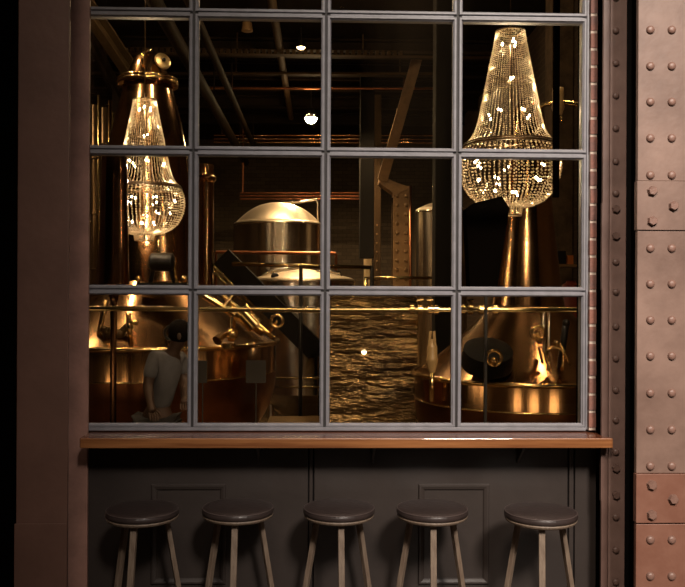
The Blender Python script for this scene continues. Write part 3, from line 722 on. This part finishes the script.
# thin vertical pipes at the far left
for i, (px, d, r, top, m_) in enumerate(((94.5, 9.3, .03, 105, 'dark_brass'), (99, 9.5, .018, 95, 'brass_rail'), (104.5, 9.2, .035, 108, 'dark_brass'), (110, 9.4, .022, 100, 'copper'), (113.5, 9.6, .014, 112, 'brass_rail'))):
    a = P(px, top, d); bm = nb(); tube(bm, [(a.x, a.y, 0), a], r, 14)
    for k in range(5): torus(bm, (a.x, a.y, .8 + k * .62 + i * .07), r * 1.25, .010, 'Z', 20, 6)
    tag(obj('riser_pipe', bm, M[m_], smooth=True), f"thin vertical {['bronze', 'aged brass', 'dark bronze', 'copper', 'tarnished'][i]} pipe left of the left still, {['leftmost', 'second', 'middle', 'fourth', 'rightmost'][i]} of the five risers", 'pipe', 'riser pipes left of the left still')
bm = nb(); a, b = P(52, 222, 9.45), P(92, 222, 9.45); tube(bm, [a, b, P(92, 236, 9.45)], .016, 8); tube(bm, [(b.x, b.y, 0), b], .016, 8); tube(bm, [(a.x, a.y, 0), a], .016, 8)
tag(obj('hand_rail', bm, M['brass'], smooth=True, auto=40), 'small brass hand rail in front of the left riser pipes', 'railing')

# ================================================================== STRUCTURAL STEEL IN THE HALL
def far_rivet(parent, p, s=1.3): place('rivet', RIVO, p, parent, s=s)
RIVO = mesh_of(rivet_bm(.022, .016), M['ochre'], 'ochre_rivet')
d = 13.4; s = d / F; c = P(401.5, 293, d); y0 = c.y
rc = empty('riveted_ochre_column', (c.x, c.y, 0)); tag(rc, 'riveted ochre steel column with a slanting brace, seen through the third window column', 'column')
x0, x1 = P(393, 293, d).x, P(410, 293, d).x
bm = nb(); box(bm, x0, x1, y0, y0 + .03, 0, P(400, 186, d).z); cpart(rc, 'face_plate', bm, M['ochre'], bevel=.004)
bm = nb(); box(bm, x0 + .1, x0 + .14, y0 + .03, y0 + .3, 0, P(400, 186, d).z); box(bm, x0, x1, y0 + .3, y0 + .33, 0, P(400, 186, d).z); cpart(rc, 'web', bm, M['ochre_dark'])
poly = [(P(a, b, d).x, P(a, b, d).z) for a, b in ((379, 183), (393, 193), (393, 196), (410, 188), (406, 186), (392, 181), (384, 176), (380, 172))]
bm = nb(); prism(bm, poly, y0 - .02, y0 + .33); cpart(rc, 'haunch', bm, M['ochre'])
bm = nb(); q1 = P(382.5, 180, d); q2 = P(425, 30, 12.6); q2 = q1 + (q2 - q1) * ((ZC - q1.z) / (q2.z - q1.z)); beam(bm, q1, q2, .16, .12, up=Vector((0, 1, 0))); cpart(rc, 'brace', bm, M['ochre'])
for k in range(14):
    for px in (397, 406):
        far_rivet(rc, Vector((P(px, 200, d).x, y0, P(px, 196 + k * 9.2, d).z)), 1.4)
bm = nb(); a = P(410.8, 186, 13.2); tube(bm, [(a.x, a.y, 0), a], .022, 10); tag(obj('riser_pipe', bm, M['copper_red'], smooth=True), 'thin red vertical pipe right beside the riveted ochre column', 'pipe')
# second dimmer column behind
d = 15.5; c = P(377, 293, d)
r3_ = empty('dim_riveted_column', (c.x, c.y, 0)); tag(r3_, 'dim ochre riveted column at the back, left of the bright riveted one', 'column')
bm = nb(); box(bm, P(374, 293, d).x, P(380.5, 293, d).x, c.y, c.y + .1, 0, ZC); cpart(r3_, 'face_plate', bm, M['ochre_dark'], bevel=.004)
for k in range(9): far_rivet(r3_, Vector((P(377, 230, d).x, c.y, P(377, 225 + k * 9, d).z)), .9)
bm = nb(); a = P(364, 252, 14.8); b = P(372, 292, 14.8); box(bm, a.x, b.x, a.y, a.y + .1, 0, a.z); tag(obj('cream_locker', bm, M['cream'], bevel=.01), 'narrow cream cabinet at the back beside the dim riveted column', 'cabinet')
# dark ductwork hanging between
bm = nb(); a = P(360, 205, 14.0); box(bm, a.x, a.x + .24, a.y, a.y + .3, P(362, 258, 14).z, ZC); tag(obj('dark_duct', bm, M['black_shade'], bevel=.01), 'dark vertical duct dropping from the ceiling before the back wall', 'duct')
# dark post, and a hood added to clip the reflected chandelier
c = P(443.5, 293, 8.9); bm = nb(); hw = 8.6 / F * 8.9; box(bm, c.x - hw, c.x + hw, c.y, c.y + .25, 0, ZC); tag(obj('dark_post', bm, M['black_shade'], bevel=.01), 'wide black post from floor to ceiling between the narrow tank and the right still', 'post')
a = lambda px, py: (P(px, py, 4.95).x, P(px, py, 4.95).z)
yA = P(490, 240, 4.95).y
ad = empty('clipping_hood', (P(489, 0, 4.95).x, yA, 0)); tag(ad, 'black slanted metal hood on a thin stand added to cut off the foot of the larger chandelier', 'hood')
bm = nb(); prism(bm, [a(466, 209), a(474, 203), a(502, 196), a(509.5, 208), a(497, 289), a(470, 289)], yA, yA + .13); cpart(ad, 'hood_box', bm, M['black'])
bm = nb(); box(bm, P(488, 0, 4.95).x, P(490.6, 0, 4.95).x, yA + .05, yA + .08, 0, a(489, 288)[1]); cpart(ad, 'stand', bm, M['iron'])
bm = nb(); c = P(556, 293, 4.98); box(bm, c.x - .017, c.x + .017, c.y, c.y + .03, P(556, 197, 4.98).z, ZC); tag(obj('clipping_bar', bm, M['black']), 'slender black bar added right behind the glass to cut the right edge of the larger chandelier', 'bar')  # added to clip the chandelier's right edge
bm = nb(); c = P(561, 293, 9.8); box(bm, c.x - .12, c.x + .14, c.y, c.y + .3, 0, ZC); tag(obj('plastered_pillar', bm, M['concrete'], bevel=.01), 'mottled plaster pillar behind the right still', 'pillar')
# roof brace top left
a, b = P(84, 2, 9.4), P(137, 80, 9.9); dr = (b - a); a = a + dr * ((ZC - a.z) / dr.z)
bm = nb(); beam(bm, a, b, .03, .22); beam(bm, a + Vector((0, -.08, -.10)), b + Vector((0, -.08, -.10)), .16, .02); beam(bm, a + Vector((0, -.08, .10)), b + Vector((0, -.08, .10)), .16, .02)
box(bm, b.x - .1, b.x + .1, b.y - .03, b.y + .1, 0, b.z + .05)
tag(obj('roof_brace', bm, M['roof_ochre']), 'slanting ochre roof girder at the top left behind the glass', 'beam')
bm = nb(); beam(bm, P(70, -10, 9.6), P(122, 96, 10.2), .06, .06); beam(bm, P(62, -10, 9.7), P(116, 96, 10.3), .05, .05)
box(bm, P(119, 96, 10.25).x - .08, P(119, 96, 10.25).x + .08, P(119, 96, 10.25).y - .02, P(119, 96, 10.25).y + .1, 0, P(119, 92, 10.25).z)
tag(obj('slanted_pipes', bm, M['beam']), 'pair of dim slanted bars beside the ochre roof girder', 'bar')
# dark staircase stringer
a, b = P(222, 257, 9.47), P(316, 351, 9.47)
st = empty('slanted_chute', (a.x, a.y, 0)); tag(st, 'black slanted chute sloping down from the bright copper pipe towards the steel tanks', 'chute')
bm = nb(); beam(bm, a, b, .16, .235); cpart(st, 'trough', bm, M['black_shade'])
dd = (b - a).normalized(); nn = Vector((dd.z, 0, -dd.x))
bm = nb(); q = b + nn * .115; poly = [(q.x, q.z), ((b - nn * .115).x, (b - nn * .115).z), ((b - nn * .1 + dd * .14).x, (b - nn * .1 + dd * .14).z)]; prism(bm, poly, a.y - .08, a.y + .08); cpart(st, 'spout', bm, M['black_shade'])
for q in (a + Vector((.04, 0, -.02)), b + Vector((.05, 0, -.02))):
    bm = nb(); box(bm, q.x - .02, q.x + .02, a.y - .03, a.y + .03, 0, q.z); cpart(st, 'support_leg', bm, M['black_shade'])
bm = nb()
tube(bm, [P(214, 266, 9.28), P(236, 288, 9.28), P(262, 314, 9.28)], .014, 8); cpart(st, 'hand_rail', bm, M['brass_rail'], smooth=True)
bm = nb(); tube(bm, [P(214, 272, 9.28), P(230, 288, 9.28), P(256, 314, 9.28)], .014, 8); cpart(st, 'hand_rail', bm, M['brass_rail'], smooth=True)

# low screen standing in for an unidentified glinting texture behind pane three
a, b = P(323, 296, 7.9), P(418, 296, 7.9)
bm = nb(); box(bm, a.x, b.x, a.y, a.y + .15, 0, P(340, 291, 7.9).z); tag(obj('rippled_screen', bm, M['slab']), 'dark rippled glossy screen with golden glints filling the third lower pane', 'screen')
q = P(364, 352, 7.9); bm = nb(); ball(bm, q, .022, 1, 1, 1); tag(obj('reflected_bulb', bm, M['bulb_glint'], smooth=True), 'tiny white glow for a reflected bulb on the dark rippled screen', 'lamp')  # glowing dot stands in for a bulb's reflection
bm = nb(); tube(bm, [P(324, 349, 7.87), P(418, 352.5, 7.87)], .006, 6); tag(obj('cable', bm, M['brass_rail']), 'thin cable stretched across the dark rippled screen', 'cable')
# plywood floor patch / pallet and purple crate at the foot of the tanks
a = P(301, 425, 8.75); bm = nb()
for k in range(5): box(bm, a.x - .35, a.x + .35, a.y - .35 + k * .15, a.y - .23 + k * .15, .40, .43)
for xx in (-.33, 0, .31): box(bm, a.x + xx, a.x + xx + .05, a.y - .35, a.y + .37, .0, .40)
tag(obj('wooden_platform', bm, M['wood_in']), 'low pale wooden platform at the foot of the steel tanks', 'platform')
# shelf with boxes near the right
a = P(571, 264, 7.9); a_ = a
bm = nb(); box(bm, P(556, 264, 9.3).x, 3.0, P(556, 264, 9.3).y, P(556, 264, 9.3).y + .3, P(556, 264, 9.3).z - .03, P(556, 264, 9.3).z)
tag(obj('wall_shelf', bm, M['ochre']), 'small tan wall shelf right of the right still', 'shelf')
q = P(556, 264, 9.3)
def shelf_box(px0, px1, h, m_, name, lb, cat):
    x0, x1 = P(px0, 264, 9.3).x, P(px1, 264, 9.3).x; bm = nb(); box(bm, x0, x1, q.y + .03, q.y + .2, q.z, q.z + h)
    tag(obj(name, bm, M[m_], bevel=.004), lb, cat)
shelf_box(558.5, 567, .15, 'iron', 'box_file', 'black box on the tan wall shelf', 'box')
shelf_box(568.5, 574.5, .10, 'orange', 'carton', 'small orange carton on the tan wall shelf', 'box')
c = P(569, 293, 8.9); bm = nb(); lathe(bm, [(0, 0), (.17, 0), (.17, 1.85), (.13, 1.95), (.05, 2.0), (.05, 2.02), (0, 2.02)], 28); o = tag(obj('red_cylinder', bm, M['redplastic'], smooth=True, auto=40), 'red enamel cylinder below the wall shelf', 'cylinder'); o.location = (c.x + .02, c.y, 0); o.scale = (1, 1, .955)
# reflected papers, built as dim solid sheets on added stands
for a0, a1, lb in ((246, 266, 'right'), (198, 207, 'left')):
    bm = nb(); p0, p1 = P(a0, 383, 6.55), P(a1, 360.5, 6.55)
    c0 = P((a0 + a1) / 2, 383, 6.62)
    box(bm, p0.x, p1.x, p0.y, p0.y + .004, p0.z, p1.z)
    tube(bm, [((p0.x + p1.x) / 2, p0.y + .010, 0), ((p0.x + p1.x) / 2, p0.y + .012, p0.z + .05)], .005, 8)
    tag(obj('reflected_sheet', bm, M['paper']), f'dim grey reflected sheet on an added thin stand before the left still, {lb} of the two', 'sheet', 'reflected sheets before the left still')

# ================================================================== CHANDELIERS (reflections in the glass, built as solids behind it)
def make_chandelier():
    u = 5.5 / F
    r = empty('crystal_chandelier', (0, 0, 0))
    Z = lambda y: (215.5 - y) * u                # local z, foot of the drum at 0
    cone = [(14.5, 29), (17, 45), (20.5, 62), (24, 80), (28, 100), (32, 120), (35.5, 131), (40, 138), (45.5, 144)]
    bowl = [(46.5, 147), (49, 153), (50.5, 162), (50.5, 170), (49, 178), (46, 186), (41, 194), (34, 200.5), (24, 205), (13, 207.5)]
    def at(prof, t):
        L = [0]
        for a, b in zip(prof, prof[1:]): L.append(L[-1] + math.hypot(b[0] - a[0], b[1] - a[1]))
        x = t * L[-1]
        for i in range(len(prof) - 1):
            if x <= L[i + 1] + 1e-9:
                f = (x - L[i]) / (L[i + 1] - L[i]); return (prof[i][0] + f * (prof[i + 1][0] - prof[i][0]), prof[i][1] + f * (prof[i + 1][1] - prof[i][1]))
        return prof[-1]
    def bead(V, Fc, x, y, z, s, sz=1.0):
        i = len(V); V += [(x + s, y, z), (x, y + s, z), (x - s, y, z), (x, y - s, z), (x, y, z + s * sz), (x, y, z - s * sz)]
        for k in range(4): Fc.append((i + k, i + (k + 1) % 4, i + 4)); Fc.append((i + (k + 1) % 4, i + k, i + 5))
    def beads(name, rows, parent):
        V, Fc = [], []
        for prof, ns, nr, s, sz, droop in rows:
            for k in range(ns):
                a = 2 * PI * k / ns
                for j in range(nr):
                    w, y = at(prof, (j + .5) / nr)
                    ss = s * random.uniform(.7, 1.25)
                    rr = w * u * random.uniform(.985, 1.0)
                    aa = a + random.uniform(-.01, .01)
                    bead(V, Fc, rr * math.cos(aa), rr * math.sin(aa), Z(y), ss, sz)
        me = bpy.data.meshes.new(name); me.from_pydata(V, [], Fc); me.materials.append(M['bead'])
        o = bpy.data.objects.new(name, me); COL.objects.link(o); o.parent = parent; return o
    tag(beads('upper_bead_strands', [(cone, 52, 62, .0047, 1.0, 0)], r), kind='stuff')
    tag(beads('bowl_bead_nets', [(bowl, 60, 24, .0074, 1.0, 0)], r), kind='stuff')
    drum = [(12.5, 207.5), (12.2, 211), (11.5, 215)]
    tag(beads('drum_beads', [(drum, 26, 4, .0065, 1.3, 0), ([(13, 30), (6, 27), (1, 26)], 20, 4, .005, 1, 0), ([(11, 215), (5, 215.5)], 14, 3, .006, 1, 0)], r), kind='stuff')
    bm = nb()
    torus(bm, (0, 0, Z(145.5)), 46 * u, .0085, 'Z', 64, 8); torus(bm, (0, 0, Z(143)), 45 * u, .005, 'Z', 64, 6)
    torus(bm, (0, 0, Z(29)), 14.5 * u, .005, 'Z', 40, 6); torus(bm, (0, 0, Z(207)), 13 * u, .0055, 'Z', 40, 6); torus(bm, (0, 0, Z(215.5)), 11.6 * u, .004, 'Z', 40, 6)
    torus(bm, (0, 0, Z(80)), 23 * u, .003, 'Z', 40, 6)
    for k in range(3):
        a = k * PI / 3
        for (y, w) in ((145, 46), (29, 14), (80, 23), (207, 12)): tube(bm, [(math.cos(a) * w * u, math.sin(a) * w * u, Z(y)), (-math.cos(a) * w * u, -math.sin(a) * w * u, Z(y))], .003, 6)
    tube(bm, [(0, 0, Z(215)), (0, 0, Z(20))], .006, 8)
    obj('metal_frame', bm, M['dark_brass'], parent=r, smooth=True)
    pos = []
    for w, y, n, ph_ in ((8, 40, 3, .3), (4, 76, 2, 1.2), (24, 112, 4, .5), (38, 162, 6, .1), (32, 180, 5, .4), (15, 192, 3, .9)):
        for k in range(n):
            a = ph_ + 2 * PI * (k + random.uniform(-.25, .25)) / n
            for q_ in range(2): pos.append((w * u * math.cos(a + q_ * .12), w * u * math.sin(a + q_ * .12), Z(y + random.uniform(-2, 2))))
    me = None
    for p_ in pos:
        if me is None:
            bm = nb(); ball(bm, (0, 0, 0), .0062, 1, 1, 1.5, 10); o = obj('bulb', bm, M['bulb'], parent=r, smooth=True); me = o.data
        else:
            o = bpy.data.objects.new('bulb', me); COL.objects.link(o); o.parent = r
        o.location = p_
    bm = nb(); lathe(bm, [(0, -.075), (.012, -.06), (.016, -.045), (.006, -.028), (.004, 0)], 14); obj('finial', bm, M['jar_glass'], parent=r, smooth=True)
    return r, Z
ch, Z = make_chandelier()
c2 = copy_tree(ch)
u = 5.5 / F
c = P(509.5, 215.5, 5.5); ch.location = c; ch.scale = (1, 1, .985)
c = P(144.2, 240.5, 6.95); c2.location = c; c2.scale = (1.0, 1.0, .95)
tag(ch, 'larger crystal bead chandelier, a reflection built solid behind the top right panes', 'chandelier', 'crystal chandeliers')
tag(c2, 'smaller crystal bead chandelier, a reflection built solid at the left, clipped by an added copper column', 'chandelier', 'crystal chandeliers')
for o in (ch, c2):
    sc = o.scale.z
    top = (ZC - o.location.z) / sc
    bm = nb()
    tube(bm, [(0, 0, Z(26)), (0, 0, top)], .0035, 6)
    obj('hanging_cable', bm, M['dark_brass'], parent=o)
    for y, e in ((42, 3.4), (78, 4.2), (112, 8), (135, 6.5), (165, 13), (188, 7)):
        point(o.location + Vector((0, 0, Z(y) * sc)), e, (1, .80, .56), r=.02, name='chandelier_light')

# ================================================================== PERSON, a reflection in the glass built as a dim solid
D = 6.3
def pp(px, py, d=D): return P(px, py, d)
g0 = pp(163, 400)
per = empty('person', (g0.x, g0.y, 0)); tag(per, 'person in a grey short sleeved shirt leaning over, a reflection built solid behind the lower left pane', 'person')
def skin(name, verts, edges, radii, m, sub=2, root=0):
    me = bpy.data.meshes.new(name); me.from_pydata([tuple(Vector(v)) for v in verts], edges, []); o = bpy.data.objects.new(name, me); COL.objects.link(o)
    md = o.modifiers.new('skin', 'SKIN'); md.use_smooth_shade = True
    for i, r in enumerate(radii):
        me.skin_vertices[0].data[i].radius = r if isinstance(r, tuple) else (r, r)
        me.skin_vertices[0].data[i].use_root = (i == root)
    s = o.modifiers.new('sub', 'SUBSURF'); s.levels = sub; s.render_levels = sub
    me.materials.append(m); o.parent = per; o.matrix_parent_inverse = Matrix.Translation(-per.location); return o
hip = Vector((pp(158, 0).x, g0.y + .05, .82)); chest = Vector((pp(166, 0).x, g0.y, 1.17)); nk = Vector((pp(176, 0).x, g0.y - .03, 1.34)); hd = Vector((pp(184, 0).x, g0.y - .07, 1.46))
shL = Vector((pp(158, 0).x, g0.y - .08, 1.30)); shR = Vector((pp(176, 0).x + .03, g0.y + .14, 1.30))
elL = Vector((pp(153, 0).x, g0.y - .13, 1.09)); wrL = Vector((pp(159, 0).x, g0.y - .24, .96)); haL = Vector((pp(162, 0).x, g0.y - .28, .91))
elR = Vector((pp(183, 0).x, g0.y + .14, 1.10)); wrR = Vector((pp(187, 0).x, g0.y - .04, .98)); haR = wrR + Vector((.01, -.06, -.03))
V = [hip, hip.lerp(chest, .5), chest, nk, hd, shL, elL, wrL, haL, shR, elR, wrR, haR]
E = [(0, 1), (1, 2), (2, 3), (3, 4), (2, 5), (5, 6), (6, 7), (7, 8), (2, 9), (9, 10), (10, 11), (11, 12)]
Rr = [.085, .078, .088, .045, .066, .05, .042, .028, .034, .05, .042, .028, .034]
for s_ in (-1, 1):
    i = len(V); V += [Vector((hip.x + s_ * .09, hip.y, .76)), Vector((hip.x + s_ * .10, hip.y - .03, .44)), Vector((hip.x + s_ * .10, hip.y + .03, .07)), Vector((hip.x + s_ * .10, hip.y - .12, .035))]
    E += [(0, i), (i, i + 1), (i + 1, i + 2), (i + 2, i + 3)]; Rr += [.08, .058, .042, .035]
skin('body', V, E, Rr, M['skin'])
for hand, wrist in ((haL, wrL), (haR, wrR)):
    dirh = (hand - wrist).normalized(); sd = Vector((1, 0, 0))
    for k in range(4):
        b0 = hand + sd * ((k - 1.5) * .018); b1 = b0 + dirh * (.04 + .006 * (k in (1, 2))); b2 = b1 + (dirh + Vector((0, 0, -.6))).normalized() * .03
        skin('finger', [b0, b1, b2], [(0, 1), (1, 2)], [.0085, .008, .0065], M['skin'], 1)
    t0 = hand - dirh * .02 + sd * .03; skin('thumb', [t0, t0 + sd * .02 + dirh * .03, t0 + sd * .022 + dirh * .055], [(0, 1), (1, 2)], [.010, .009, .007], M['skin'], 1)
sl = shL.lerp(elL, .85); sr = shR.lerp(elR, .85)
skin('shirt', [hip + Vector((0, 0, .06)), hip.lerp(chest, .5), chest, nk + Vector((-.01, 0, -.03)), shL, sl, shR, sr], [(0, 1), (1, 2), (2, 3), (2, 4), (4, 5), (2, 6), (6, 7)], [.098, .105, .118, .055, .06, .056, .06, .056], M['shirt'])
i = 0; V = [hip]; E = []; Rr = [.125]
for s_ in (-1, 1):
    i = len(V); V += [Vector((hip.x + s_ * .09, hip.y, .76)), Vector((hip.x + s_ * .10, hip.y - .03, .44)), Vector((hip.x + s_ * .10, hip.y + .03, .10))]; E += [(0, i), (i, i + 1), (i + 1, i + 2)]; Rr += [.095, .075, .062]
skin('trousers', V, E, Rr, M['trousers'])
bm = nb(); ball(bm, hd + Vector((-.012, .012, .03)), .092, 1, 1.05, 1.0); obj_ = cpart(per, 'hair', bm, M['hair'], smooth=True)
bm = nb(); ball(bm, hd + Vector((.085, -.05, -.01)), .014, 1, 1, 1.6, 10)
for dy in (-.03, .03): ball(bm, hd + Vector((.07, -.05 + dy, .02)), .010, 1, 1, 1, 8)
ball(bm, hd + Vector((-.0, -.082, -.005)), .018, .9, .5, 1.5, 10); cpart(per, 'face_features', bm, M['skin'], smooth=True)

# ================================================================== LIGHTS
spot((3.0, -10.4, 8.6), (1.9, 0, 1.5), 9300, (1, .87, .76), r=.95, ang=31, blend=1.0, name='key_spot')
spot((-.3, -6.2, 6.6), (1.9, 0, 1.5), 1500, (1, .82, .68), r=.6, ang=34, blend=1.0, name='soft_fill_spot')
area((-.6, -5.4, 6.2), (.5, 0, 1.3), 50, 1.4, 1.4, (1, .80, .64), 'soft_fill_light')
# unseen hall lights without fixtures, added to brighten the metal
for x in (-2.3, -1.7, -1.0, .95, 1.45, 2.0): point((x, .55, .78), 1.6, r=.11, name='band_streak_fill')  # unseen low fills added to streak the copper bands
for (x, y, z_, e) in ((-2.3, 3.4, 4.7, 45), (.2, 4.6, 4.9, 45), (-.9, 1.2, 4.9, 35), (2.6, .8, 4.9, 14)): point((x, y, z_), e, r=.05)  # unseen points added for streaks on tanks and stills
for (x, y, e, tx, ty) in ((-2.6, 1.6, 70, -1.8, 3.6), (-.7, 2.0, 80, -1.3, 4.0), (1.0, 1.6, 60, 1.5, 3.0), (2.4, 2.6, 45, 1.7, 2.9), (-3.6, 5.0, 120, -3.2, 5.0), (-.4, 6.2, 240, -.8, 8), (.8, 8.8, 260, .9, 9.2), (-2.0, 10.0, 200, -1, 12), (1.8, 11.5, 200, 1.2, 14)):
    spot((x, y, 5.2), (tx, ty, 1.0), e, (1, .72, .41), r=.10, ang=85, blend=.7)  # unseen spots added over the stills and tanks

w = bpy.data.worlds.new('World'); SC.world = w; w.use_nodes = True  # patchy warm surroundings made up for the copper to reflect
wn = w.node_tree; bg = wn.nodes['Background']
tc = wn.nodes.new('ShaderNodeTexCoord'); mp = wn.nodes.new('ShaderNodeMapping'); mp.inputs['Scale'].default_value = (5, 5, .7)
ns = wn.nodes.new('ShaderNodeTexNoise'); ns.inputs['Scale'].default_value = 1.6; ns.inputs['Detail'].default_value = 3
rp = wn.nodes.new('ShaderNodeValToRGB'); rp.color_ramp.elements[0].position = .52; rp.color_ramp.elements[1].position = .74
rp.color_ramp.elements[0].color = (.004, .003, .002, 1); rp.color_ramp.elements[1].color = (.50, .31, .16, 1)
wn.links.new(tc.outputs['Generated'], mp.inputs[0]); wn.links.new(mp.outputs[0], ns.inputs['Vector']); wn.links.new(ns.outputs[0], rp.inputs[0]); wn.links.new(rp.outputs[0], bg.inputs[0])
bg.inputs[1].default_value = .3

cd = bpy.data.cameras.new('camera'); cam = bpy.data.objects.new('camera', cd); COL.objects.link(cam)
cd.sensor_width = 36; cd.sensor_fit = 'HORIZONTAL'; cd.lens = F / 685 * 36; cd.clip_end = 100
cam.matrix_world = Matrix((RGT, UP, -FWD)).transposed().to_4x4(); cam.location = CAM
SC.camera = cam
SC.view_settings.view_transform = 'Standard'; SC.view_settings.look = 'None'
SC.view_settings.exposure = 0; SC.view_settings.gamma = 1; SC.view_settings.use_curve_mapping = False
SC.cycles.use_denoising = True
SC.cycles.max_bounces = 10; SC.cycles.transparent_max_bounces = 24; SC.cycles.sample_clamp_indirect = 4
